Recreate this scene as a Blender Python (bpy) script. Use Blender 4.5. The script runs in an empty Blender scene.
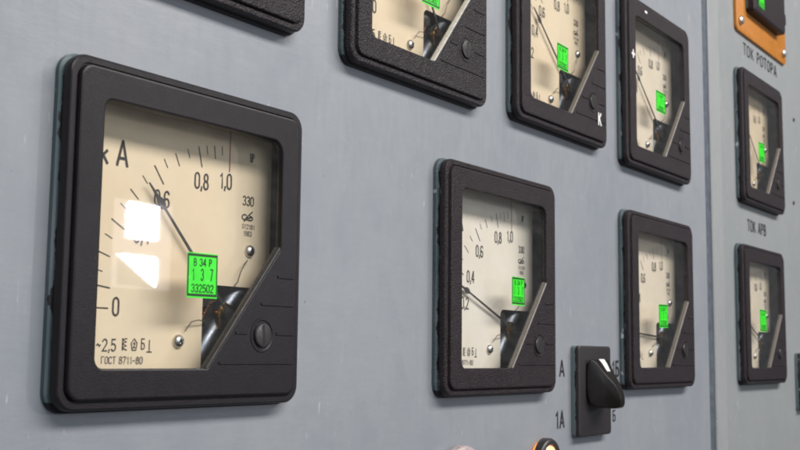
import bpy, bmesh, math, random
from mathutils import Vector, Matrix
random.seed(7)
scene = bpy.context.scene
COL = scene.collection
S = 0.16                      # one meter face = 160 mm
PANEL_D = 0.06                # bezel rim stands this far (in faces) off the panel
Z0 = 1.45
R = math.radians

# ------------------------------------------------------------------ materials
def new_mat(name):
    m = bpy.data.materials.new(name); m.use_nodes = True
    nt = m.node_tree; b = nt.nodes['Principled BSDF']
    return m, nt, b
def N(nt, t, **kw):
    n = nt.nodes.new(t)
    for k, v in kw.items():
        setattr(n, k, v)
    return n
def ramp(nt, stops):
    r = N(nt, 'ShaderNodeValToRGB')
    e = r.color_ramp.elements
    while len(e) < len(stops): e.new(0.5)
    for i, (p, c) in enumerate(stops):
        e[i].position = p; e[i].color = c if len(c) == 4 else (*c, 1)
    return r
def mixc(nt, fac, a, b):
    m = N(nt, 'ShaderNodeMix', data_type='RGBA')
    for sock, v in ((m.inputs[0], fac), (m.inputs[6], a), (m.inputs[7], b)):
        if hasattr(v, 'links'): nt.links.new(v, sock)
        elif isinstance(v, tuple): sock.default_value = (*v, 1) if len(v) == 3 else v
        else: sock.default_value = v
    return m.outputs[2]
def noise(nt, vec, scale, detail=4, rough=.55, dist=0):
    n = N(nt, 'ShaderNodeTexNoise')
    n.inputs['Scale'].default_value = scale; n.inputs['Detail'].default_value = detail
    n.inputs['Roughness'].default_value = rough; n.inputs['Distortion'].default_value = dist
    if vec is not None: nt.links.new(vec, n.inputs['Vector'])
    return n.outputs['Fac']
def world_pos(nt, scale=(1, 1, 1)):
    g = N(nt, 'ShaderNodeNewGeometry'); m = N(nt, 'ShaderNodeMapping')
    m.inputs['Scale'].default_value = scale
    nt.links.new(g.outputs['Position'], m.inputs['Vector'])
    return m.outputs['Vector']
def math_n(nt, op, a, b=None, clamp=False):
    n = N(nt, 'ShaderNodeMath', operation=op); n.use_clamp = clamp
    for i, v in enumerate((a, b)):
        if v is None: continue
        if hasattr(v, 'links'): nt.links.new(v, n.inputs[i])
        else: n.inputs[i].default_value = v
    return n.outputs[0]
def bump(nt, b, h, strength, dist):
    n = N(nt, 'ShaderNodeBump')
    n.inputs['Strength'].default_value = strength; n.inputs['Distance'].default_value = dist
    nt.links.new(h, n.inputs['Height']); nt.links.new(n.outputs['Normal'], b.inputs['Normal'])

def panel_mat(name, base, dark, streak):
    m, nt, b = new_mat(name)
    p1 = world_pos(nt); pv = world_pos(nt, (6, 1, 1.1)); ph = world_pos(nt, (1, 1, 6))
    pb = N(nt, 'ShaderNodeMapping'); pb.inputs['Rotation'].default_value = (0, R(-9), 0); pb.inputs['Scale'].default_value = (1.2, 1, 3.6)
    nt.links.new(p1, pb.inputs['Vector']); pb = pb.outputs['Vector']
    big = noise(nt, p1, 5, 4)
    pm = world_pos(nt, (1.3, 1, 1))
    mott = math_n(nt, 'ADD', math_n(nt, 'MULTIPLY', big, .55), math_n(nt, 'MULTIPLY', noise(nt, pm, 21, 5, .65, .6), .45))
    r1 = ramp(nt, [(.36, dark), (.6, base)]); nt.links.new(mott, r1.inputs[0])
    brush = noise(nt, pb, 20, 5, .65)
    r2 = ramp(nt, [(.56, (0, 0, 0)), (.8, (1, 1, 1))]); nt.links.new(brush, r2.inputs[0])
    c = mixc(nt, math_n(nt, 'MULTIPLY', r2.outputs[0], .22), r1.outputs[0], streak)
    # pale scuffs: thin streaks in sparse places
    sc = noise(nt, pv, 60, 3, .6)
    r3 = ramp(nt, [(.655, (0, 0, 0)), (.70, (1, 1, 1))]); nt.links.new(sc, r3.inputs[0])
    zone = noise(nt, p1, 11, 2)
    r4 = ramp(nt, [(.50, (0, 0, 0)), (.62, (1, 1, 1))]); nt.links.new(zone, r4.inputs[0])
    c = mixc(nt, math_n(nt, 'MULTIPLY', math_n(nt, 'MULTIPLY', r3.outputs[0], r4.outputs[0]), .6), c, (.55, .57, .6))
    pd = N(nt, 'ShaderNodeMapping'); pd.inputs['Rotation'].default_value = (0, R(63), 0); pd.inputs['Scale'].default_value = (14, 1, 1.3)
    nt.links.new(p1, pd.inputs['Vector'])
    sc2 = noise(nt, pd.outputs['Vector'], 24, 2, .5)
    r6 = ramp(nt, [(.735, (0, 0, 0)), (.75, (1, 1, 1))]); nt.links.new(sc2, r6.inputs[0])
    zone2 = ramp(nt, [(.50, (0, 0, 0)), (.6, (1, 1, 1))]); nt.links.new(noise(nt, p1, 8, 2), zone2.inputs[0])
    c = mixc(nt, math_n(nt, 'MULTIPLY', math_n(nt, 'MULTIPLY', r6.outputs[0], zone2.outputs[0]), .5), c, (.52, .54, .56))
    # little dark specks and dirt
    sp = noise(nt, p1, 210, 2, .5)
    r5 = ramp(nt, [(.745, (0, 0, 0)), (.77, (1, 1, 1))]); nt.links.new(sp, r5.inputs[0])
    c = mixc(nt, math_n(nt, 'MULTIPLY', r5.outputs[0], .55), c, (.09, .09, .1))
    nt.links.new(c, b.inputs['Base Color'])
    ro = ramp(nt, [(.3, (.30,) * 3), (.7, (.46,) * 3)]); nt.links.new(noise(nt, pv, 40, 3), ro.inputs[0])
    nt.links.new(ro.outputs[0], b.inputs['Roughness'])
    b.inputs['Specular IOR Level'].default_value = .45
    h = math_n(nt, 'ADD', math_n(nt, 'MULTIPLY', noise(nt, pb, 38, 4, .6), .6),
               math_n(nt, 'ADD', math_n(nt, 'MULTIPLY', noise(nt, pv, 22, 3), .3), math_n(nt, 'MULTIPLY', noise(nt, p1, 320, 2), .12)))
    bump(nt, b, h, .4, .0007)
    return m
M_PANEL = panel_mat('grey_blue_paint', (.278, .294, .317), (.236, .260, .288), (.34, .352, .372))
M_PANEL_R = panel_mat('grey_green_paint', (.285, .301, .304), (.258, .278, .282), (.33, .345, .345))
M_STRIP = panel_mat('strip_paint', (.315, .325, .33), (.285, .295, .30), (.36, .37, .37))

def plain(name, col, rough=.5, metal=0, spec=.5, var=.15, vscale=300, bstr=0, bscale=800, bdist=.0003):
    m, nt, b = new_mat(name)
    p = world_pos(nt)
    r = ramp(nt, [(.3, tuple(c * (1 - var) for c in col)), (.7, tuple(c * (1 + var) for c in col))])
    nt.links.new(noise(nt, p, vscale, 3), r.inputs[0])
    nt.links.new(r.outputs[0], b.inputs['Base Color'])
    rr = ramp(nt, [(.3, (max(rough - .08, .03),) * 3), (.7, (rough + .08,) * 3)])
    nt.links.new(noise(nt, p, vscale * .4, 3), rr.inputs[0]); nt.links.new(rr.outputs[0], b.inputs['Roughness'])
    b.inputs['Metallic'].default_value = metal; b.inputs['Specular IOR Level'].default_value = spec
    if bstr: bump(nt, b, noise(nt, p, bscale, 2), bstr, bdist)
    return m

def bezel_mat(name, col, bscale, bstr, bdist, rough, paint=(.055, .090, .100)):
    """black moulded plastic; its rear edge carries ragged overspill of the panel paint"""
    m, nt, b = new_mat(name)
    tc = N(nt, 'ShaderNodeTexCoord'); sx = N(nt, 'ShaderNodeSeparateXYZ')
    nt.links.new(tc.outputs['Object'], sx.inputs[0])
    p = world_pos(nt)
    n1 = noise(nt, p, 52, 6, .62)
    edge = math_n(nt, 'ADD', sx.outputs[1], math_n(nt, 'MULTIPLY', math_n(nt, 'SUBTRACT', n1, .5), .011))
    # local y: 0 at panel, negative toward the viewer
    k = math_n(nt, 'GREATER_THAN', edge, -.0040)
    r = ramp(nt, [(.3, tuple(c * .85 for c in col)), (.7, tuple(c * 1.15 for c in col))])
    nt.links.new(noise(nt, p, 120, 3), r.inputs[0])
    # greyish dust / scuffs
    dz = ramp(nt, [(.66, (0, 0, 0)), (.78, (1, 1, 1))]); nt.links.new(noise(nt, p, 170, 5, .7), dz.inputs[0])
    c = mixc(nt, math_n(nt, 'MULTIPLY', dz.outputs[0], .25), r.outputs[0], (.16, .15, .15))
    # no overspill on the underside; a few pale chips where the paint is knocked off
    k = math_n(nt, 'MULTIPLY', k, math_n(nt, 'GREATER_THAN', sx.outputs[2], .004))
    ch = ramp(nt, [(.66, (0, 0, 0)), (.70, (1, 1, 1))]); nt.links.new(noise(nt, p, 95, 3), ch.inputs[0])
    var = ramp(nt, [(.35, (0, 0, 0)), (.65, (1, 1, 1))]); nt.links.new(noise(nt, p, 14, 3), var.inputs[0])
    pc = mixc(nt, var.outputs[0], paint, (.125, .155, .168))
    pc = mixc(nt, ch.outputs[0], pc, (.46, .48, .49))
    c = mixc(nt, k, c, pc)
    nt.links.new(c, b.inputs['Base Color'])
    b.inputs['Roughness'].default_value = rough; b.inputs['Specular IOR Level'].default_value = .27
    bump(nt, b, noise(nt, p, bscale, 2, .5), bstr, bdist)
    return m
M_BEZ_SMOOTH = bezel_mat('bezel_smooth', (.013, .011, .013), 1500, .35, .0003, .38)
M_BEZ_FINE = bezel_mat('bezel_fine_grain', (.021, .0150, .0180), 1200, 1, .0010, .38)
M_BEZ_ROUGH = bezel_mat('bezel_pebble', (.025, .0205, .023), 1000, 1, .0012, .34)
M_INNER = plain('cavity_black', (.012, .011, .012), .7, var=.2)
M_DIAL = {}
def dial_mat(key, col):
    if key in M_DIAL: return M_DIAL[key]
    m, nt, b = new_mat('dial_paper_' + key)
    p = world_pos(nt)
    r = ramp(nt, [(.3, tuple(c * .95 for c in col)), (.7, tuple(min(c * 1.03, .95) for c in col))])
    nt.links.new(noise(nt, p, 40, 4), r.inputs[0])
    ag = ramp(nt, [(.42, (0, 0, 0)), (.72, (1, 1, 1))]); nt.links.new(noise(nt, p, 17, 5, .6, .8), ag.inputs[0])
    r_o = mixc(nt, math_n(nt, 'MULTIPLY', ag.outputs[0], .35), r.outputs[0], (col[0] * .93, col[1] * .86, col[2] * .74))
    sp = ramp(nt, [(.72, (0, 0, 0)), (.78, (1, 1, 1))]); nt.links.new(noise(nt, p, 900, 2), sp.inputs[0])
    c = mixc(nt, math_n(nt, 'MULTIPLY', sp.outputs[0], .18), r_o, tuple(c * .6 for c in col))
    nt.links.new(c, b.inputs['Base Color']); b.inputs['Roughness'].default_value = .55
    b.inputs['Specular IOR Level'].default_value = .3
    M_DIAL[key] = m; return m
M_INK = plain('scale_ink', (.035, .03, .03), .6, var=.2)
M_INK_FADE = plain('faded_ink', (.16, .14, .12), .6, var=.3)
M_RED = plain('red_line', (.32, .045, .035), .55)
M_NEEDLE = plain('needle_black', (.03, .028, .03), .4)
M_STEEL = plain('screw_steel', (.66, .64, .61), .36, metal=1)
M_WIRE = plain('grey_wire', (.30, .27, .24), .45, metal=1)
M_ALU = plain('aluminium', (.30, .33, .38), .46, metal=1, var=.25)
M_BRASS = plain('brass', (.62, .38, .14), .3, metal=1, var=.25)
M_COPPER = plain('copper', (.55, .26, .15), .35, metal=1, var=.3)
M_TRIM = plain('grey_trim', (.13, .115, .098), .42, spec=.6)
M_TRIM_D = plain('dark_trim', (.03, .027, .026), .5, spec=.35)
M_TRIM_L = plain('bright_trim', (.52, .50, .45), .25, spec=.8)
def sticker_mat():
    m, nt, b = new_mat('sticker_green'); p = world_pos(nt)
    v = ramp(nt, [(.3, (.022, .68, .012)), (.7, (.04, .88, .02))]); nt.links.new(noise(nt, p, 60, 4), v.inputs[0])
    wr = ramp(nt, [(.66, (0, 0, 0)), (.74, (1, 1, 1))]); nt.links.new(noise(nt, p, 130, 3, .5), wr.inputs[0])
    c = mixc(nt, math_n(nt, 'MULTIPLY', wr.outputs[0], .45), v.outputs[0], (.50, .80, .45))
    nt.links.new(c, b.inputs['Base Color']); b.inputs['Roughness'].default_value = .4
    bump(nt, b, noise(nt, p, 70, 3), .25, .0006)
    return m
M_GREEN = sticker_mat()
M_STINK = plain('sticker_ink', (.006, .045, .008), .5)
M_PINK = plain('panel_letter_black', (.02, .02, .024), .55, var=.3)
M_WHITE = plain('white_paint', (.75, .74, .72), .5)
M_FRAME = plain('movement_frame', (.035, .030, .030), .45, var=.4)
M_BACKING = plain('sticker_backing', (.62, .54, .44), .6)
M_BLACK = plain('black_plastic', (.028, .025, .025), .35, spec=.5, bstr=.2, bscale=900)
M_KNOB = plain('knob_bakelite', (.009, .006, .005), .32, spec=.3)
M_ORANGE = plain('ochre_paint', (.43, .155, .012), .5, var=.1, vscale=120, bstr=.15, bscale=200)
M_GAP = plain('seam_gap', (.075, .092, .118), .6, var=.3, vscale=90, bstr=.4, bscale=250)
def switch_plate_mat():
    m, nt, b = new_mat('switch_plate')
    tc = N(nt, 'ShaderNodeTexCoord'); sx = N(nt, 'ShaderNodeSeparateXYZ'); nt.links.new(tc.outputs['Object'], sx.inputs[0])
    p = world_pos(nt)
    k = math_n(nt, 'GREATER_THAN', math_n(nt, 'ADD', sx.outputs[1], math_n(nt, 'MULTIPLY', math_n(nt, 'SUBTRACT', noise(nt, p, 90, 5, .6), .5), .006)), -.0040)
    chip = ramp(nt, [(.64, (0, 0, 0)), (.67, (1, 1, 1))]); nt.links.new(noise(nt, p, 160, 3), chip.inputs[0])
    side = math_n(nt, 'GREATER_THAN', sx.outputs[1], -.0070)
    c = mixc(nt, math_n(nt, 'MULTIPLY', chip.outputs[0], side), (.021, .018, .019), (.30, .31, .30))
    c = mixc(nt, k, c, (.13, .17, .18))
    nt.links.new(c, b.inputs['Base Color']); b.inputs['Roughness'].default_value = .45
    bump(nt, b, noise(nt, p, 1100, 2), .3, .0003)
    return m
M_SWPLATE = switch_plate_mat()
def glass_mat():
    m = bpy.data.materials.new('window_glass'); m.use_nodes = True
    nt = m.node_tree; nt.nodes.clear()
    o = N(nt, 'ShaderNodeOutputMaterial'); mx = N(nt, 'ShaderNodeMixShader')
    tr = N(nt, 'ShaderNodeBsdfTransparent'); gl = N(nt, 'ShaderNodeBsdfGlossy'); fr = N(nt, 'ShaderNodeFresnel')
    tr.inputs[0].default_value = (.97, .975, .97, 1)
    gl.inputs['Roughness'].default_value = .022; nt.nodes.remove(fr)
    # Schlick reflectance, the same from either side of the pane
    ge = N(nt, 'ShaderNodeNewGeometry'); dp = N(nt, 'ShaderNodeVectorMath', operation='DOT_PRODUCT')
    nt.links.new(ge.outputs['Normal'], dp.inputs[0]); nt.links.new(ge.outputs['Incoming'], dp.inputs[1])
    k = math_n(nt, 'POWER', math_n(nt, 'SUBTRACT', 1, math_n(nt, 'ABSOLUTE', dp.outputs['Value']), True), 5)
    k = math_n(nt, 'ADD', math_n(nt, 'MULTIPLY', k, .93), .035)
    nt.links.new(k, mx.inputs[0]); nt.links.new(tr.outputs[0], mx.inputs[1]); nt.links.new(gl.outputs[0], mx.inputs[2])
    # a film of dust and wipe marks on the pane
    df = N(nt, 'ShaderNodeBsdfDiffuse'); df.inputs[0].default_value = (.62, .60, .57, 1); m2 = N(nt, 'ShaderNodeMixShader')
    dr = ramp(nt, [(.35, (.003,) * 3), (.75, (.020,) * 3)]); nt.links.new(noise(nt, world_pos(nt, (1, 1, 2.5)), 38, 5, .65, .5), dr.inputs[0])
    nt.links.new(dr.outputs[0], m2.inputs[0]); nt.links.new(mx.outputs[0], m2.inputs[1]); nt.links.new(df.outputs[0], m2.inputs[2])
    nt.links.new(m2.outputs[0], o.inputs[0]); return m
M_GLASS = glass_mat()
def lens_mat(name, col, st):
    m, nt, b = new_mat(name)
    b.inputs['Base Color'].default_value = (.7, .3, .12, 1); b.inputs['Roughness'].default_value = .25
    b.inputs['Emission Color'].default_value = (*col, 1); b.inputs['Emission Strength'].default_value = st
    return m
M_LENS = lens_mat('lit_lens', (1, .50, .30), 1.2)
M_COLLAR = lens_mat('lit_collar', (1, .30, .04), 1.6)

# ------------------------------------------------------------------ object helpers
def thing(name, loc, label, cat, group=None):
    o = bpy.data.objects.new(name, None); COL.objects.link(o); o.location = loc
    o.empty_display_size = .02
    o['label'] = label; o['category'] = cat
    if group: o['group'] = group
    return o
def obj(name, bm, mat, parent=None, sharp=35, recalc=True):
    if recalc: bmesh.ops.recalc_face_normals(bm, faces=bm.faces[:])
    me = bpy.data.meshes.new(name); bm.to_mesh(me); bm.free()
    for p in me.polygons: p.use_smooth = True
    me.set_sharp_from_angle(angle=R(sharp))
    me.materials.append(mat)
    o = bpy.data.objects.new(name, me); COL.objects.link(o)
    if parent: o.parent = parent
    return o
def P(x, d, z):
    """meter-local: x,z in faces from the lower left rim corner, d depth behind the rim front -> metres from the thing's base"""
    return Vector(((x - .5) * S, (d - PANEL_D) * S, z * S))
def W(x, d, z, pd=PANEL_D):
    return Vector((x * S, (d - PANEL_D) * S, Z0 + z * S))

def rrect(x0, z0, x1, z1, r, n=8):
    pts = []
    for cx, cz, a in ((x1 - r, z1 - r, 0), (x0 + r, z1 - r, 90), (x0 + r, z0 + r, 180), (x1 - r, z0 + r, 270)):
        for i in range(n + 1):
            t = R(a + 90 * i / n); pts.append((cx + r * math.cos(t), cz + r * math.sin(t)))
    return pts
def round_poly(pts, rad, n=6):
    """round the corners of a 2-D polygon"""
    out = []
    L = len(pts)
    for i in range(L):
        p0, p1, p2 = Vector(pts[i - 1]), Vector(pts[i]), Vector(pts[(i + 1) % L])
        a = (p0 - p1).normalized(); b = (p2 - p1).normalized()
        ang = a.angle(b); r = rad[i] if isinstance(rad, (list, tuple)) else rad
        t = r / math.tan(ang / 2); c = p1 + (a + b).normalized() * (r / math.sin(ang / 2))
        s = p1 + a * t; e = p1 + b * t
        va, ve = s - c, e - c
        tot = math.atan2(va.x * ve.y - va.y * ve.x, va.dot(ve))
        for k in range(n + 1):
            q = tot * k / n
            out.append((c.x + va.x * math.cos(q) - va.y * math.sin(q), c.y + va.x * math.sin(q) + va.y * math.cos(q)))
    return out
def inset(pts, d):
    """offset a counter-clockwise polygon inwards by d"""
    out = []; L = len(pts)
    for i in range(L):
        p0, p1, p2 = Vector(pts[i - 1]), Vector(pts[i]), Vector(pts[(i + 1) % L])
        e1 = (p1 - p0); e2 = (p2 - p1)
        if e1.length < 1e-9: e1 = e2
        if e2.length < 1e-9: e2 = e1
        n1 = Vector((-e1.y, e1.x)).normalized(); n2 = Vector((-e2.y, e2.x)).normalized()
        m = n1 + n2
        m = m / max(m.length_squared / 2, .3)
        out.append((p1.x + m.x * d, p1.y + m.y * d))
    return out
def loops(bm, rings, close_first=False, close_last=False, fn=P):
    """rings: list of (pts, depth); bridges rings of equal count"""
    vs = []
    for pts, d in rings:
        vs.append([bm.verts.new(fn(x, d, z)) for x, z in pts])
    for a, b in zip(vs, vs[1:]):
        n = len(a)
        for i in range(n):
            bm.faces.new((a[i], a[(i + 1) % n], b[(i + 1) % n], b[i]))
    if close_first: bm.faces.new(vs[0])
    if close_last: bm.faces.new(vs[-1][::-1])
    return vs
def fill_between(bm, va, vb):
    es = []
    for vs in (va, vb):
        n = len(vs)
        for i in range(n):
            e = bm.edges.get((vs[i], vs[(i + 1) % n])) or bm.edges.new((vs[i], vs[(i + 1) % n]))
            es.append(e)
    bmesh.ops.triangle_fill(bm, edges=es, use_beauty=True)
def slab(bm, pts, d0, d1, bev=0, fn=P):
    """prism of a polygon between depths d0 (front) and d1 (back), front edge bevelled"""
    rings = [(pts, d1)]
    if bev:
        rings += [(pts, d0 + bev), (inset(pts, bev * .35), d0 + bev * .3), (inset(pts, bev), d0)]
    else: rings.append((pts, d0))
    loops(bm, rings, True, True, fn)
def circle(cx, cz, r, n=32, rz=None):
    rz = rz or r
    return [(cx + r * math.cos(2 * math.pi * i / n), cz + rz * math.sin(2 * math.pi * i / n)) for i in range(n)]
def box(bm, x0, d0, z0, x1, d1, z1, fn=P):
    slab(bm, [(x0, z0), (x1, z0), (x1, z1), (x0, z1)], d0, d1, 0, fn)
def tube(bm, pts, r, n=8, fn=P, cap=True):
    vp = [fn(*p) for p in pts]; prev = None; first = None
    rr = r if isinstance(r, (list, tuple)) else [r] * len(vp)
    up = Vector((.13, .31, .94))
    for i, p in enumerate(vp):
        t = (vp[min(i + 1, len(vp) - 1)] - vp[max(i - 1, 0)]).normalized()
        a = t.cross(up).normalized(); b = t.cross(a)
        ring = [bm.verts.new(p + (a * math.cos(2 * math.pi * k / n) + b * math.sin(2 * math.pi * k / n)) * rr[i] * S) for k in range(n)]
        if prev:
            for k in range(n): bm.faces.new((prev[k], prev[(k + 1) % n], ring[(k + 1) % n], ring[k]))
        else: first = ring
        prev = ring
    if cap: bm.faces.new(first[::-1]); bm.faces.new(prev)

# ------------------------------------------------------------------ stroke lettering (GOST style)
def arc(cx, cy, rx, ry, a0, a1, n=10):
    return [(cx + rx * math.cos(R(a0 + (a1 - a0) * i / n)), cy + ry * math.sin(R(a0 + (a1 - a0) * i / n))) for i in range(n + 1)]
G = {}
G['0'] = [arc(.25, .73, .25, .27, 0, 180) + arc(.25, .27, .25, .27, 180, 360) + [(.5, .73)]]
G['O'] = G['0']
G['1'] = [[(.08, .78), (.27, 1), (.27, 0)]]
G['2'] = [arc(.25, .73, .25, .27, 165, -25) + [(0, 0), (.52, 0)]]
G['3'] = [arc(.24, .75, .24, .25, 160, -80) , arc(.24, .27, .26, .28, 85, -160)]
G['4'] = [[(.38, 0), (.38, 1), (.36, 1), (0, .28), (.52, .28)]]
G['5'] = [[(.47, 1), (.08, 1), (.04, .52)] + arc(.24, .31, .26, .31, 130, -150)]
G['6'] = [arc(.25, .27, .25, .27, 180, -180, 18), arc(.25, .73, .25, .27, 25, 180) + [(0, .27)]]
G['7'] = [[(0, 1), (.5, 1), (.16, 0)]]
G['8'] = [arc(.25, .76, .21, .24, -90, 270, 18), arc(.25, .26, .25, .26, 90, 450, 18)]
G['9'] = [arc(.25, .73, .25, .27, 0, 360, 18), [(.5, .73)] + arc(.25, .27, .25, .27, 0, -155)]
G[','] = [[(.06, .1), (.10, .1), (.03, -.14)]]
G['-'] = [[(.05, .45), (.4, .45)]]
G['+'] = [[(.02, .5), (.48, .5)], [(.25, .22), (.25, .78)]]
G['A'] = [[(0, 0), (.26, 1), (.28, 1), (.54, 0)], [(.1, .3), (.44, .3)]]
G['k'] = [[(.02, 0), (.02, 1)], [(.42, .68), (.03, .28)], [(.16, .42), (.46, 0)]]
G['K'] = [[(.04, 0), (.04, 1)], [(.48, 1), (.05, .45)], [(.18, .58), (.52, 0)]]
G['T'] = [[(0, 1), (.52, 1)], [(.26, 1), (.26, 0)]]
G['P'] = [[(.04, 0), (.04, 1), (.26, 1)] + arc(.26, .74, .22, .26, 80, -90) + [(.05, .48)]]
G['C'] = [arc(.25, .73, .25, .27, 20, 180) + arc(.25, .27, .25, .27, 180, 340)]
G['B'] = [[(.04, 0), (.04, 1), (.26, 1)] + arc(.26, .76, .19, .24, 80, -90) + [(.05, .52)], [(.26, .52)] + arc(.26, .26, .24, .26, 85, -90) + [(.05, 0)]]
G['Б'] = [[(.46, 1), (.04, 1), (.04, 0), (.26, 0)] + arc(.26, .29, .24, .29, -85, 90) + [(.05, .58)]]
G['Г'] = [[(.04, 0), (.04, 1), (.46, 1)]]
G['Ц'] = [[(.04, 1), (.04, 0), (.5, 0), (.5, -.15)], [(.44, 1), (.44, .02)]]
G['~'] = [[(.0, .45), (.1, .58), (.2, .52), (.32, .4), (.42, .52)]]
G['⊥'] = [[(.0, 0), (.5, 0)], [(.25, 0), (.25, 1)]]
G['W'] = [[(.45, 1), (.05, .92), (.42, .72), (.05, .55), (.42, .38), (.05, .18), (.45, 0)], [(.08, .0), (.08, 1)]]   # coil sign of a moving-iron movement
G['⬠'] = [[(.28 + .30 * math.cos(R(90 + 72 * i)), .45 + .5 * math.sin(R(90 + 72 * i))) for i in range(6)], [(.20, .55), (.28, .65), (.36, .55), (.2, .25), (.38, .25)]]
G['§'] = [arc(.15, .35, .22, .26, 60, 300, 10) + [(.5, .12)], arc(.52, .3, .22, .22, -120, 90, 10), [(.2, .25), (.72, 1)], [(.1, -.05), (.3, .3), (.62, .38)]]
WID = {',': .14, '1': .36, '-': .45, '§': .8, '⬠': .58, ' ': .3}
_eps = [0]
def ribbon(bm, pts, w, to3, d):
    """one mitred stroke; strokes of one text sit a hair apart in depth so that none overlap in one plane"""
    q = [Vector(pts[0])]
    for p in pts[1:]:
        if (Vector(p) - q[-1]).length > 1e-6: q.append(Vector(p))
    closed = len(q) > 3 and (q[0] - q[-1]).length < 1e-4
    if closed: q.pop()
    n = len(q); Ls = []; Rs = []
    for i in range(n):
        pa = q[i - 1] if (i > 0 or closed) else None; pb = q[(i + 1) % n] if (i < n - 1 or closed) else None
        t1 = (q[i] - pa).normalized() if pa is not None else None; t2 = (pb - q[i]).normalized() if pb is not None else None
        if t1 is None: t1 = t2
        if t2 is None: t2 = t1
        n1 = Vector((-t1.y, t1.x)); n2 = Vector((-t2.y, t2.x)); m = n1 + n2
        m = m / max(m.length_squared / 2, .45) if m.length > 1e-6 else n1
        ext = Vector((0, 0))
        if not closed and i == 0: ext = -t1 * w * .3
        if not closed and i == n - 1: ext = t1 * w * .3
        Ls.append(bm.verts.new(to3(q[i] + ext + m * w / 2, d))); Rs.append(bm.verts.new(to3(q[i] + ext - m * w / 2, d)))
    for i in range(n if closed else n - 1):
        j = (i + 1) % n
        bm.faces.new((Ls[i], Ls[j], Rs[j], Rs[i]))
def text(bm, s, cx, cz, h, d, xs=.62, weight=.13, fn=P, gap=.2, rot=0, jit=0):
    """s centred at (cx, cz); h = letter height, xs = width factor"""
    tw = sum(WID.get(c, .5) + gap for c in s) - gap
    x = -tw / 2 * h * xs * 2 * .5 * 2 / 2
    x = -tw * h * xs
    x = x / 2
    k = 0; ca, sa = math.cos(rot), math.sin(rot)
    for c in s:
        for st in G.get(c, []):
            pts = [(x + px * h * xs, (py - .5) * h) for px, py in st]
            pts = [(cx + a * ca - b * sa + random.uniform(-jit, jit), cz + a * sa + b * ca + random.uniform(-jit, jit)) for a, b in pts]
            ribbon(bm, pts, weight * h, lambda v, dd: fn(v.x, dd, v.y), d - k * .00012)
            k += 1
        x += (WID.get(c, .5) + gap) * h * xs

# ------------------------------------------------------------------ the panel meter
WIN = round_poly([(.118, .117), (.555, .117), (.882, .513), (.882, .882), (.118, .882)], [.03, .012, .02, .045, .028], 6)
OUT = lambda i, r: rrect(i, i, 1 - i, 1 - i, r)
TICKS = [(0, 0, 2), (.2, 7, 2), (.25, 11.7, 0), (.3, 17.2, 1), (.35, 23.1, 0), (.4, 28.4, 2), (.45, 34.5, 0), (.5, 40.7, 1), (.55, 47.5, 0), (.6, 53.7, 2), (.65, 58.5, 0), (.7, 64, 1), (.75, 69.8, 0), (.8, 75, 2), (.85, 78.8, 0), (.9, 82.5, 1), (.95, 86.2, 0)]
PX, PZ, DD = .745, .292, .105       # pivot, dial depth

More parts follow.
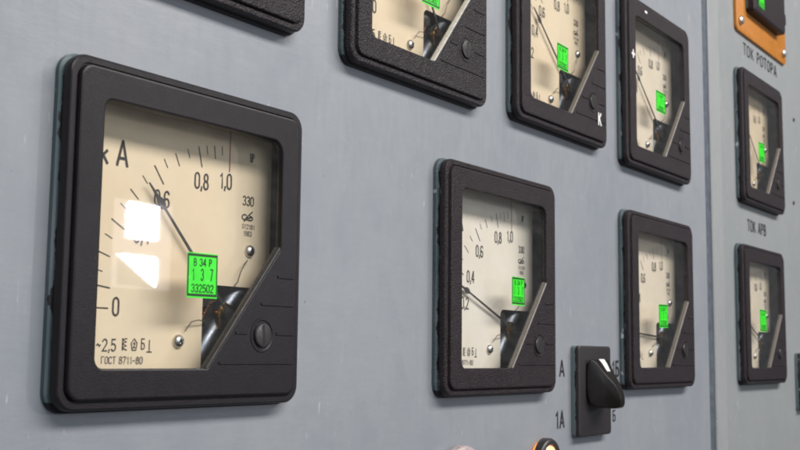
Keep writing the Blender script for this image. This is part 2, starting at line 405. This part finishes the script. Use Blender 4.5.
def screw_dome(bm, cx, cz, d, r, h):
    rings = [(circle(cx, cz, r, 20), d), (circle(cx, cz, r, 20), d - h * .25), (circle(cx, cz, r * .8, 20), d - h * .7), (circle(cx, cz, r * .45, 20), d - h), (circle(cx, cz, r * .3, 20), d - h * .98)]
    vs = loops(bm, rings, False, True)
def meter(x, z, label, bez, dialkey, dialcol, ang, trim, unit='kA', dp=0, marks=(), low=True):
    t = thing('panel_meter', W(x + .5, PANEL_D + dp, z), label, 'panel meter', 'square panel meters on the switchboard')
    # --- bezel: rim, groove, raised face, window opening, ribs
    bm = bmesh.new()
    rings = [(OUT(-.006, .062), PANEL_D - .0012), (OUT(-.006, .062), .044), (OUT(.003, .058), .040), (OUT(.004, .058), .034), (OUT(.0075, .056), .0325), (OUT(.0075, .056), .0295), (OUT(0, .06), .028), (OUT(0, .06), .008), (OUT(.0025, .058), .003), (OUT(.007, .055), 0),
             (OUT(.0225, .046), 0), (OUT(.0245, .045), .005), (OUT(.0275, .043), .005), (OUT(.0285, .042), -.006), (OUT(.031, .040), -.0105), (OUT(.036, .037), -.012)]
    vs = loops(bm, rings)
    w0 = inset(WIN, -.006); 
    wr = loops(bm, [(w0, -.012), (inset(WIN, -.002), -.0105), (WIN, -.006), (WIN, .0125)])
    fill_between(bm, vs[-1], wr[0])
    # back web around the glass seat
    back = [bm.verts.new(P(a, .0125, b)) for a, b in rrect(.034, .034, .966, .966, .02, 4)]
    fill_between(bm, wr[-1], back)
    bm2 = bm
    for z0, x0, x1 in ((.420, .868, .952), (.326, .79, .955), (.229, .868, .955), (.229, .672, .728), (.133, .60, .955)):
        loops(bm, [([(x0, z0 - .005), (x1, z0 - .005), (x1, z0 + .005), (x0, z0 + .005)], -.0115), ([(x0 + .002, z0 - .0032), (x1 - .002, z0 - .0032), (x1 - .002, z0 + .0032), (x0 + .002, z0 + .0032)], -.0155)], False, True)
    # raised collar round the zero screw
    cr = [(circle(.80, .224, .058, 36), -.0115), (circle(.80, .224, .056, 36), -.0145), (circle(.80, .224, .050, 36), -.0145), (circle(.80, .224, .047, 36), -.0125)]
    loops(bm, cr)
    bz = obj('bezel', bm, bez, t, 30)
    for p_ in bz.data.polygons:
        if abs(p_.normal.y) > .998: p_.use_smooth = False
    # --- zero adjuster
    bm = bmesh.new()
    zx, zz, zr = .80, .224, .040
    loops(bm, [(circle(zx, zz, zr, 32), -.0115), (circle(zx, zz, zr, 32), -.0175), (circle(zx, zz, zr * .94, 32), -.0205), (circle(zx, zz, zr * .85, 32), -.0212)], False, True)
    zs = obj('zero_screw', bm, M_BLACK, t)
    bm = bmesh.new()
    a = R(97 if trim is M_TRIM_D else random.uniform(60, 125)); ca, sa = math.cos(a), math.sin(a)
    pts = [(zx + u * ca - v * sa, zz + u * sa + v * ca) for u, v in ((-.033, -.006), (.033, -.006), (.033, .006), (-.033, .006))]
    slab(bm, pts, -.0219, -.0205)
    obj('slot', bm, M_INNER, zs)
    # --- case behind the panel
    bm = bmesh.new()
    loops(bm, [(rrect(.036, .036, .964, .964, .02, 4), .0132), (rrect(.036, .036, .964, .964, .02, 4), .26)], False, True)
    obj('case', bm, M_INNER, t, recalc=False)
    # --- sloped trim along the cut corner
    bm = bmesh.new()
    a0, a1 = Vector((.5575, .1180)), Vector((.8812, .5125)); nrm = Vector((-(a1 - a0).y, (a1 - a0).x)).normalized()
    prof = [(-.004, -.0085), (.002, -.0110), (.0055, -.0085), (.0065, -.003), (.0075, .006), (.0075, .012), (-.004, .012)]
    # mitred against the lower and the right edge of the opening
    A = [bm.verts.new(P(a0.x + o / nrm.x, dd, a0.y)) for o, dd in prof]
    B = [bm.verts.new(P(a1.x, dd, a1.y + o / nrm.y)) for o, dd in prof]
    for i in range(len(prof)):
        j = (i + 1) % len(prof); bm.faces.new((A[i], A[j], B[j], B[i]))
    bm.faces.new(A[::-1]); bm.faces.new(B)
    obj('window_trim', bm, trim, t)
    # --- glass
    bm = bmesh.new()
    g = inset(WIN, .0008)
    slab(bm, g, .003, .006)
    gl = obj('window_glass', bm, M_GLASS, t)
    for p_ in gl.data.polygons: p_.use_smooth = False
    # --- dial plate with a notch for the movement
    dz = [(.045, .055), (.640, .055), (.640, .386), (.957, .386), (.957, .945), (.045, .945)]
    pl = round_poly(dz, [.01, .004, .030, .004, .01, .01], 6)
    bm = bmesh.new(); slab(bm, pl, DD, DD + .008)
    dial = obj('dial_plate', bm, dial_mat(dialkey, dialcol), t)
    bm = bmesh.new()
    D1 = DD - .0012
    for v, an, kind in TICKS:
        r0 = (.53, .517, .493)[kind]; r1 = .559; w = (.0028, .0034, .0042)[kind]
        if v == 0: r1 = .55
        c, s = -math.cos(R(an)), math.sin(R(an))
        ribbon(bm, [(PX + c * r0, PZ + s * r0), (PX + c * r1, PZ + s * r1)], w, lambda q, dd: P(q.x, dd, q.y), D1)
    wgt = .125
    text(bm, '0', .282, .298, .052, D1, .80, wgt)
    for s_, cx, cz in ((('0,2', .325, .402),) if low else ()) + (('0,4', .372, .521), ('0,6', .449, .642), ('0,8', .618, .721), ('1,0', .729, .736)):
        text(bm, s_, cx, cz, .050, D1, .76, wgt)
    if unit == 'kA':
        text(bm, 'k', .216, .750, .056, D1, 1.0, .16); text(bm, 'A', .283, .760, .074, D1, .98, .125)
    else:
        text(bm, unit, .29, .765, .074, D1, .62, .115)
    text(bm, '330', .841, .682, .030, D1, .90, .14, jit=.0004)
    text(bm, '§', .843, .630, .034, D1, 1.9, .14)
    text(bm, '~2,5', .252, .184, .034, D1, .92, .12)
    text(bm, 'W', .321, .187, .034, D1, 1.2, .12); text(bm, '⬠', .359, .187, .038, D1, 1.05, .085)
    text(bm, 'Б', .393, .189, .031, D1, .85, .12); text(bm, '⊥', .419, .183, .036, D1, 1.1, .10)
    obj('scale_marks', bm, M_INK, dial)
    bm = bmesh.new()
    text(bm, 'ГOCT 8711-80', .314, .140, .020, D1, 1.02, .14, jit=.0003)
    obj('standard_print', bm, M_INK_FADE, dial)
    bm = bmesh.new()
    text(bm, '012181', .845, .594, .015, D1, 1.1, .15); text(bm, '1983', .841, .570, .016, D1, 1.0, .15)
    obj('serial_print', bm, M_INK_FADE, dial)
    bm = bmesh.new()
    text(bm, 'ЦP', .855, .834, .026, D1, .6, .2)
    obj('faded_print', bm, M_INK_FADE, dial)
    bm = bmesh.new()
    ribbon(bm, [(PX + .001, PZ + .478), (PX + .001, PZ + .612)], .0042, lambda q, dd: P(q.x, dd, q.y), D1)
    obj('red_mark', bm, M_RED, dial)
    for sx, sz in ((.537, .200), (.852, .511)):
        bm = bmesh.new(); screw_dome(bm, sx, sz, DD - .0005, .0215, .016)
        sc = obj('dial_screw', bm, M_STEEL, dial)
        bm = bmesh.new()
        for q in (0, 90):
            a = R(q + 25); ca, sa = math.cos(a), math.sin(a)
            pts = [(sx + u * ca - v * sa, sz + u * sa + v * ca) for u, v in ((-.010, -.0022), (.010, -.0022), (.010, .0022), (-.010, .0022))]
            slab(bm, pts, DD - .0178 - q * .00001, DD - .0150)
        # the recess is part of the screw's own look
        o2 = obj('cross_slot', bm, M_INNER, t); o2.parent = dial
    # --- movement in the notch
    mv = obj('movement', _movement_frame(), M_FRAME, t)
    bm = bmesh.new()                           # aluminium damper cylinders, lying across the notch
    tube(bm, [(.655, .150, .135), (.662, .150, .150), (.745, .145, .262), (.752, .145, .27)], [.024, .031, .031, .024], 18)
    tube(bm, [(.775, .150, .300), (.782, .15, .31), (.845, .150, .375)], [.024, .033, .033], 18)
    obj('damper_chamber', bm, M_ALU, mv)
    bm = bmesh.new()
    for k in range(5):
        tube(bm, [(.655 + .008 * k, .136, .262 + .013 * k), (.668 + .008 * k, .128, .290 + .013 * k), (.69 + .008 * k, .140, .300 + .011 * k)], .0048, 6)
    obj('coil', bm, M_COPPER, mv)
    bm = bmesh.new()
    slab(bm, round_poly([(.725, .235), (.775, .265), (.79, .315), (.74, .335), (.712, .295)], .008, 3), .102, .118, .003)
    tube(bm, [(PX, .135, PZ), (PX, .085, PZ)], .010, 12)
    obj('pivot_bracket', bm, M_BRASS, mv)
    # --- stop wires
    for pts in ([(.560, .098, .232), (.575, .085, .262), (.60, .082, .268), (.640, .09, .266), (.66, .11, .262)], [(.838, .098, .478), (.812, .085, .462), (.79, .082, .435), (.785, .09, .40), (.782, .12, .375)]):
        bm = bmesh.new(); tube(bm, pts, .0019, 6); obj('stop_wire', bm, M_WIRE, t)
    # --- pointer
    bm = bmesh.new()
    c, s = -math.cos(R(ang)), math.sin(R(ang)); nx, nz = -s, c
    def blade(prof, d0, d1):
        pts = [(PX + c * r_ + nx * h_, PZ + s * r_ + nz * h_) for r_, h_ in prof] + [(PX + c * r_ - nx * h_, PZ + s * r_ - nz * h_) for r_, h_ in reversed(prof)]
        slab(bm, pts, d0, d1)
    blade([(-.075, .010), (-.055, .012), (-.02, .006), (.03, .0052), (.25, .0048), (.432, .0036), (.446, .0115), (.462, .0140), (.484, .0050), (.535, .0016)], .086, .090)
    loops(bm, [(circle(PX, PZ, .020, 20), .0912), (circle(PX, PZ, .020, 20), .083), (circle(PX, PZ, .012, 20), .0805)], True, True)
    obj('pointer', bm, M_NEEDLE, t)
    for s_, cx, cz, h in marks:
        bm = bmesh.new(); text(bm, s_, cx, cz, h, -.0168, 1.05, .2, jit=.001); obj('painted_mark', bm, M_WHITE, t)
    return t
def _movement_frame():
    bm = bmesh.new()
    box(bm, .628, .185, .08, .935, .20, .40)                     # back plate
    box(bm, .80, .118, .06, .935, .184, .20)
    slab(bm, round_poly([(.66, .31), (.73, .335), (.715, .378), (.655, .372)], .006, 3), .125, .184, .004)
    return bm

CREAM, IVORY, PALE = (.85, .70, .505), (.84, .775, .68), (.85, .745, .60)
meter(1.924, -.164, 'large nearest square panel meter with bright window glare on its glass, pointer near 0,6', M_BEZ_SMOOTH, 'cream', CREAM, 47, M_TRIM_D, low=False)
meter(3.852, -.169, 'square meter with ivory dial left of the rotary switch, pointer just below 0,4', M_BEZ_FINE, 'ivory', IVORY, 21, M_TRIM)
meter(5.735, -.172, 'square meter right of the rotary switch with its pointer lying at zero', M_BEZ_FINE, 'pale', PALE, 3, M_TRIM)
meter(1.924, 1.124, 'pebble textured black meter cut off at the top edge, only its lower right corner showing', M_BEZ_ROUGH, 'cream', CREAM, 45, M_TRIM)
meter(3.191, 1.100, 'pebble textured meter with bright metallic diagonal trim, left of the meter marked K', M_BEZ_ROUGH, 'cream', CREAM, 60, M_TRIM_L)
meter(4.468, 1.119, 'square meter with a white letter K painted on its lower right corner', M_BEZ_FINE, 'cream', CREAM, 39.5, M_TRIM, marks=[('K', .872, .142, .062)])
meter(5.736, 1.089, 'square meter with white plus and minus marks painted on its frame', M_BEZ_FINE, 'pale', PALE, 39, M_TRIM, marks=[('+', .066, .640, .075), ('-', .262, .940, .07)])
DPR = .027
meter(7.882, 1.136, 'small far meter on the right panel beneath the lettering ТОК РОТОРА', M_BEZ_FINE, 'cream', CREAM, 41, M_TRIM, dp=DPR)
meter(7.801, -.180, 'small far meter on the right panel beneath the lettering ТОК АРВ', M_BEZ_FINE, 'pale', PALE, 22, M_TRIM, dp=DPR)

# ------------------------------------------------------------------ green calibration stickers on the glass
def sticker(x0, z0, w, h, d, dp, label, rows=('B 34 P', '1 3 7', '332502'), tilt=0):
    base = W(x0 + w / 2, d + dp, z0)
    t = thing('calibration_sticker', base, label, 'sticker', 'green calibration stickers')
    fn = lambda a, dd, b: Vector((a * S, dd * S, b * S))
    bm = bmesh.new()
    slab(bm, rrect(-w / 2, 0, w / 2, h, .003, 3), -.0016, 0, 0, fn)
    fo = obj('sticker_film', bm, M_GREEN, t)
    fo.data.materials.append(M_BACKING)
    for p_ in fo.data.polygons:
        if p_.normal.y > .9: p_.material_index = 1
    bm = bmesh.new()
    d1 = -.0020
    i = .0035
    to3 = lambda q, dd: fn(q.x, dd, q.y)
    for a, b, ww in (((-w / 2 + i, h - .007), (w / 2 - i, h - .007), .008), ((-w / 2 + i, .009), (w / 2 - i, .009), .008)):
        ribbon(bm, [a, b], ww, to3, d1)
    for a, b, ww in (((-w / 2 + i, .012), (-w / 2 + i, h - .011), .0050), ((w / 2 - i, .012), (w / 2 - i, h - .011), .0045)):
        ribbon(bm, [a, b], ww, to3, d1 - .0003)
    text(bm, rows[0], 0, h * .79, h * .155, d1, .95, .16, fn, gap=.22)
    text(bm, rows[1], 0, h * .52, h * .25, d1, .56, .11, fn, gap=.62)
    text(bm, rows[2], 0, h * .215, h * .165, d1, .98, .15, fn, gap=.22)
    obj('sticker_print', bm, M_STINK, t)
    t.rotation_euler.y = R(tilt)
    return t
GD = .0022
sticker(1.924 + .468, -.164 + .333, .131, .140, GD, 0, 'green numbered sticker on the glass of the large nearest meter', tilt=-0.6)
sticker(3.852 + .566, -.169 + .402, .118, .130, GD, 0, 'green numbered sticker on the ivory dialled meter left of the rotary switch', tilt=0.5)
sticker(5.735 + .432, -.172 + .349, .136, .137, GD, 0, 'green numbered sticker on the meter right of the rotary switch', tilt=-1.0)
sticker(3.191 + .474, 1.100 + .350, .132, .137, GD, 0, 'green sticker cut off by the top edge, on the pebble textured meter')
sticker(4.468 + .414, 1.119 + .325, .121, .132, GD, 0, 'green numbered sticker on the meter marked with a white K', tilt=1.2)
sticker(5.736 + .439, 1.089 + .380, .139, .128, GD, 0, 'green numbered sticker on the meter marked with plus and minus', tilt=0.8)
sticker(7.882 + .365, 1.136 + .343, .140, .150, GD, DPR, 'green sticker on the far meter beneath the lettering ТОК РОТОРА', tilt=-1.4)
sticker(7.801 + .365, -.180 + .382, .150, .160, GD, DPR, 'green sticker on the far meter beneath the lettering ТОК АРВ', tilt=1.0)

# ------------------------------------------------------------------ panels (the surface everything is mounted on)
def panel(name, x0, x1, z0, z1, d, holes, mat, edge=0.10):
    xs = sorted({x0, x1, *[h[0] for h in holes], *[h[2] for h in holes]})
    zs = sorted({z0, z1, *[h[1] for h in holes], *[h[3] for h in holes]})
    bm = bmesh.new(); vd = {}
    def v(x, z):
        if (x, z) not in vd: vd[(x, z)] = bm.verts.new(W(x, d, z))
        return vd[(x, z)]
    for xa, xb in zip(xs, xs[1:]):
        for za, zb in zip(zs, zs[1:]):
            cx, cz = (xa + xb) / 2, (za + zb) / 2
            if any(h[0] < cx < h[2] and h[1] < cz < h[3] for h in holes): continue
            bm.faces.new((v(xa, za), v(xb, za), v(xb, zb), v(xa, zb)))
    be = [e for e in bm.edges if len(e.link_faces) == 1]
    r_ = bmesh.ops.extrude_edge_only(bm, edges=be)
    for q in r_['geom']:
        if isinstance(q, bmesh.types.BMVert): q.co.y += .02 * S + (edge - .02) * S * (q.co.x in (x0 * S, x1 * S))
    bmesh.ops.recalc_face_normals(bm, faces=bm.faces[:])
    o = obj(name, bm, mat, None, 35)
    o['kind'] = 'structure'
    return o
HL = [(mx + .03, mz + .03, mx + .97, mz + .97) for mx, mz in ((1.924, -.164), (3.852, -.169), (5.735, -.172), (1.924, 1.124), (3.191, 1.100), (4.468, 1.119), (5.736, 1.089))]
HR = [(mx + .03, mz + .03, mx + .97, mz + .97) for mx, mz in ((7.882, 1.136), (7.801, -.180))]
pL = panel('switchboard_panel', -2.0, 7.155, -4, 6, PANEL_D, HL, M_PANEL)
pR = panel('switchboard_panel', 7.477, 15, -4, 6, PANEL_D + DPR, HR, M_PANEL_R)
bm = bmesh.new()
fnW = lambda a, dd, b: W(a, dd, b)
rect_ = lambda xa, xb: [(xa, -4), (xb, -4), (xb, 6), (xa, 6)]
loops(bm, [(rect_(7.264, 7.476), .20), (rect_(7.264, 7.476), .058), (rect_(7.272, 7.466), .050)], False, True, fnW)
so = obj('panel_frame_strip', bm, M_STRIP); so['kind'] = 'structure'
bm = bmesh.new(); box(bm, 7.156, .0675, -4, 7.263, .17, 6, fnW)
so = obj('seam_filler', bm, M_GAP); so['kind'] = 'structure'

# lettering painted on the panels
for s_, x, z, h, d, par, xs in (('A', 5.027, -.058, .074, PANEL_D, pL, 1.15), ('1A', 5.000, -.310, .076, PANEL_D, pL, 1.0), ('1Б', 5.672, -.062, .078, PANEL_D, pL, .92), ('Б', 5.648, -.314, .054, PANEL_D, pL, 1.1),
                            ('TOK POTOPA', 8.540, 2.330, .082, PANEL_D + DPR, pR, 1.42), ('TOK APB', 8.335, .985, .078, PANEL_D + DPR, pR, 1.15)):
    bm = bmesh.new(); text(bm, s_, x, z, h, d - .0018, xs, .16, fnW, gap=.26, jit=.0012)
    obj('painted_lettering', bm, M_PINK, par)

# ------------------------------------------------------------------ rotary switches
def rotary(x0, zb, dp, label):
    """x0 left edge, zb lower edge; plate .385 x .46"""
    t = thing('rotary_switch', W(x0 + .19, PANEL_D + dp, zb), label, 'rotary switch', 'rotary switches on the switchboard')
    fn = lambda a, dd, b: Vector(((a - .19) * S, (dd - PANEL_D) * S, b * S))
    bm = bmesh.new()
    loops(bm, [(rrect(0, 0, .385, .46, .018, 4), PANEL_D - .001), (rrect(0, 0, .385, .46, .018, 4), .037), (rrect(.004, .004, .381, .456, .018, 4), .035), (rrect(.004, .004, .381, .456, .018, 4), .033), (rrect(0, 0, .385, .46, .018, 4), .031),
               (rrect(0, 0, .385, .46, .018, 4), .018), (rrect(.004, .004, .381, .456, .018, 4), .0145), (rrect(.010, .010, .375, .450, .014, 4), .0135)], False, True, fn)
    obj('switch_plate', bm, M_SWPLATE, t, 30)
    # blade handle: profile in (depth, height), wide at the plate, thin at the grip edge
    zo = .402
    prof = [(.0125, -.008), (-.018, -.010), (-.034, -.030), (-.058, -.073), (-.092, -.113), (-.120, -.150), (-.138, -.195), (-.140, -.232), (-.132, -.254), (-.108, -.262), (-.04, -.256), (.0125, -.25)]
    bm = bmesh.new()
    cx = .192
    def half(d):                     # half width against depth
        k = max(0, min(1, (.0125 - d) / .15)); return .090 * (1 - k) ** 1.3 + .027
    L1 = []; 
    def ring(side, sc, wd):
        out = []
        c = Vector((-.03, -.14))
        for d, z in prof:
            p = Vector((d, z)); q = c + (p - c) * sc
            dd = q.x if d < .01 else .0125
            out.append(bm.verts.new(fn(cx + side * (half(dd) * wd), dd, q.y + zo)))
        return out
    rs = [ring(-1, .95, 1.0), ring(-1, .985, .985), ring(-1, 1.0, .90), ring(1, 1.0, .90), ring(1, .985, .985), ring(1, .95, 1.0)]
    for a, b in zip(rs, rs[1:]):
        n = len(a)
        for i in range(n): bm.faces.new((a[i], a[(i + 1) % n], b[(i + 1) % n], b[i]))
    bm.faces.new(rs[0][::-1]); bm.faces.new(rs[-1])
    kn = obj('handle', bm, M_KNOB, t, 180)
    sb = kn.modifiers.new('round', 'SUBSURF'); sb.levels = sb.render_levels = 2
    bm = bmesh.new()
    mk = [(-.0200, -.0105), (-.0355, -.030), (-.0590, -.0725)]
    vs = []
    for d, z in mk:
        hw = half(d) * .36
        vs.append([bm.verts.new(fn(cx + sx * hw, d - .0015, z + zo + .001)) for sx in (-1, 1)])
    vs[-1][0].co.x += .008 * S
    for a, b in zip(vs, vs[1:]): bm.faces.new((a[0], a[1], b[1], b[0]))
    obj('pointer_mark', bm, M_WHITE, kn)
    return t
rotary(5.128, -.402, 0, 'black rotary switch with blade handle between the lettering A and 1Б')
rotary(9.235, -.408, DPR, 'rotary switch cut off by the right edge, only its dark left side showing')

# ------------------------------------------------------------------ lit indicator lamp
def lamp(x, z, k, label, ring_m, lens_m, collar_m):
    t = thing('indicator_lamp', W(x, PANEL_D, z), label, 'indicator lamp', 'indicator lamps along the bottom edge')
    fl = lambda a, dd, b: Vector((a * S * k, (dd - PANEL_D) * S, b * S * k))
    bm = bmesh.new()
    loops(bm, [(circle(0, 0, .092, 40), PANEL_D - .001), (circle(0, 0, .092, 40), .042)], False, False, fl)
    obj('lamp_collar', bm, collar_m, t)
    bm = bmesh.new()
    loops(bm, [(circle(0, 0, .088, 40), .0455), (circle(0, 0, .104, 40), .044), (circle(0, 0, .110, 40), .040), (circle(0, 0, .110, 40), .010), (circle(0, 0, .105, 40), .002), (circle(0, 0, .094, 40), -.003), (circle(0, 0, .082, 40), -.001), (circle(0, 0, .076, 40), .008), (circle(0, 0, .076, 40), .03)], False, False, fl)
    obj('lamp_ring', bm, ring_m, t)
    bm = bmesh.new()
    loops(bm, [(circle(0, 0, .0755, 40), .02), (circle(0, 0, .0745, 40), .006), (circle(0, 0, .06, 40), -.004), (circle(0, 0, .035, 40), -.010), (circle(0, 0, .012, 40), -.012)], False, True, fl)
    obj('lamp_lens', bm, lens_m, t)
lamp(4.795, -.496, 1, 'lit orange indicator lamp with black ring near the rotary switch', M_BLACK, M_LENS, M_COLLAR)
lamp(4.03, -.530, 1.4, 'unlit lamp with pale worn ring, barely showing at the bottom edge', plain('worn_ring', (.40, .33, .33), .4, spec=.5, var=.3), plain('unlit_lens', (.16, .10, .06), .25), M_BLACK)

# ------------------------------------------------------------------ ochre mounting plate with relay, top right
DP = PANEL_D + DPR
bx, bz = 7.915, 2.425
t = thing('mounting_plate', W(bx + .63, DP, bz), 'ochre orange square mounting plate at the top right corner', 'mounting plate')
fp = lambda a, dd, b: Vector(((a - .63) * S, (dd - DP) * S, b * S))
bm = bmesh.new(); slab(bm, rrect(0, 0, 1.26, 1.26, .045, 6), DP - .022, DP - .001, .004, fp); obj('plate', bm, M_ORANGE, t)
for sx, sz in ((.085, .085), (1.175, .085), (.085, 1.175), (1.175, 1.175)):
    bm = bmesh.new()
    loops(bm, [(circle(sx, sz, .034, 20), DP - .0225), (circle(sx, sz, .034, 20), DP - .036), (circle(sx, sz, .026, 20), DP - .046), (circle(sx, sz, .012, 20), DP - .049)], False, True, fp)
    obj('plate_screw', bm, M_STEEL, t)
t = thing('relay', W(bx + .60, DP - .022, bz + .19), 'black boxy relay with a green sticker mounted on the ochre plate', 'relay')
fr_ = lambda a, dd, b: Vector(((a - .44) * S, (dd - DP + .022) * S, b * S))
bm = bmesh.new()
loops(bm, [(rrect(.06, 0, .86, .86, .03, 4), DP - .023), (rrect(.06, 0, .86, .86, .03, 4), DP - .082), (rrect(.068, .008, .852, .852, .03, 4), DP - .092), (rrect(.08, .02, .84, .84, .022, 4), DP - .095)], False, True, fr_)
obj('relay_cover', bm, M_BEZ_FINE, t)
bm = bmesh.new(); slab(bm, rrect(.862, .10, .93, .19, .012, 4), DP - .080, DP - .040, .006, fr_); obj('side_latch', bm, M_BLACK, t)
sticker(8.225, 2.672, .14, .15, DP - .0962, 0, 'green sticker at the very top right, on the black relay cover')

# ------------------------------------------------------------------ small plugged screw heads on the right panel
for sx, sz, lb in ((9.345, 1.295, 'small dark screw head on the right panel, lower of two at the right edge'), (9.423, 2.015, 'small dark screw head on the right panel, upper of two at the right edge')):
    bm = bmesh.new()
    fs = lambda a, dd, b: Vector((a * S, dd * S, b * S))
    loops(bm, [(circle(0, 0, .016, 16), -.001), (circle(0, 0, .016, 16), -.006), (circle(0, 0, .010, 16), -.009)], False, True, fs)
    o = obj('panel_screw', bm, M_BLACK); o.location = W(sx, DP, sz)
    o['label'] = lb; o['category'] = 'screw'; o['group'] = 'screw heads on the right panel'

# ------------------------------------------------------------------ camera
F, yaw, pitch, roll, D = 1104.061, .957853, .117278, .010970, 2.477
fwd = Vector((math.sin(yaw) * math.cos(pitch), math.cos(yaw) * math.cos(pitch), math.sin(pitch)))
rt = Vector((math.cos(yaw), -math.sin(yaw), 0)); up = rt.cross(fwd)
r2 = rt * math.cos(roll) + up * math.sin(roll); u2 = -rt * math.sin(roll) + up * math.cos(roll)
cam = bpy.data.cameras.new('camera'); co = bpy.data.objects.new('camera', cam); COL.objects.link(co)
m = Matrix((r2, u2, -fwd)).transposed().to_4x4(); m.translation = W(0, -D, 0)
co.matrix_world = m
cam.sensor_width = 36; cam.lens = F / 800 * 36; cam.clip_start = .01; cam.clip_end = 200
cam.dof.use_dof = True; cam.dof.focus_distance = .66; cam.dof.aperture_fstop = 26
scene.camera = co

# ------------------------------------------------------------------ light: bright ceiling tubes, a window behind the viewer, room light
w = bpy.data.worlds.new('World'); scene.world = w; w.use_nodes = True
bg = w.node_tree.nodes['Background']; bg.inputs[0].default_value = (.88, .92, 1.0, 1); bg.inputs[1].default_value = .13
def area(name, loc, target, sx, sy, power, col):
    l = bpy.data.lights.new(name, 'AREA'); l.shape = 'RECTANGLE'; l.size = sx; l.size_y = sy; l.energy = power; l.color = col
    o = bpy.data.objects.new(name, l); COL.objects.link(o); o.location = loc
    o.rotation_euler = (Vector(target) - Vector(loc)).to_track_quat('-Z', 'Y').to_euler()
    return o
area('ceiling_tube_light', (1.0, -1.52, Z0 + 1.40), (.9, 0, Z0 + .1), 3.2, .4, 74, (1, .955, .92))
area('front_room_light', (-.5, -2.2, Z0 + .55), (.7, 0, Z0 + .1), 1.6, 1.2, 13, (.82, .92, 1))
# window seen mirrored in the nearest meter's glass
def mirror(px, py, dist, gy=.004):
    ray = (fwd + r2 * ((px - 400) / F) - u2 * ((py - 225) / F)).normalized()
    c = W(0, -D, 0); g = W(0, gy, 0)
    tt = (g.y - c.y) / ray.y; hit = c + ray * tt; rf = Vector((ray.x, -ray.y, ray.z))
    return hit + rf * (dist / abs(rf.y))
def window_light(name, corners, power, col, tri=False):
    q = [mirror(px, py, 2.4) for px, py in corners]      # TL, TR, BR, BL as seen in the glass
    c = sum(q, Vector()) / 4
    wd = ((q[1] - q[0]).length + (q[2] - q[3]).length) / 2; hg = ((q[0] - q[3]).length + (q[1] - q[2]).length) / 2
    o = area(name, c, (c.x, 0, c.z), wd, hg, power, col)
    if tri:
        l = o.data; l.use_nodes = True; nt = l.node_tree; em = nt.nodes['Emission']
        g = N(nt, 'ShaderNodeNewGeometry'); s_ = N(nt, 'ShaderNodeSeparateXYZ'); nt.links.new(g.outputs['Parametric'], s_.inputs[0])
        k = math_n(nt, 'GREATER_THAN', math_n(nt, 'ADD', s_.outputs[0], s_.outputs[1]), 1.0)
        nt.links.new(k, em.inputs['Strength'])
    return o
window_light('window_light', ((127.5, 203), (158, 206), (157.5, 240), (126.5, 238)), 7, (1, .97, 1))
window_light('window_light', ((117, 255), (156, 257), (156, 287), (117, 285)), 7, (1, .97, 1), True)
window_light('window_light', ((113, 199), (171, 205), (171, 292), (112, 286)), .5, (1, .86, .95))

scene.view_settings.view_transform = 'Standard'; scene.view_settings.look = 'None'
scene.view_settings.exposure = 0; scene.view_settings.gamma = 1
scene.render.engine = 'CYCLES'
scene.cycles.use_denoising = True
scene.cycles.max_bounces = 8; scene.cycles.transparent_max_bounces = 12
scene.cycles.filter_width = 1.9
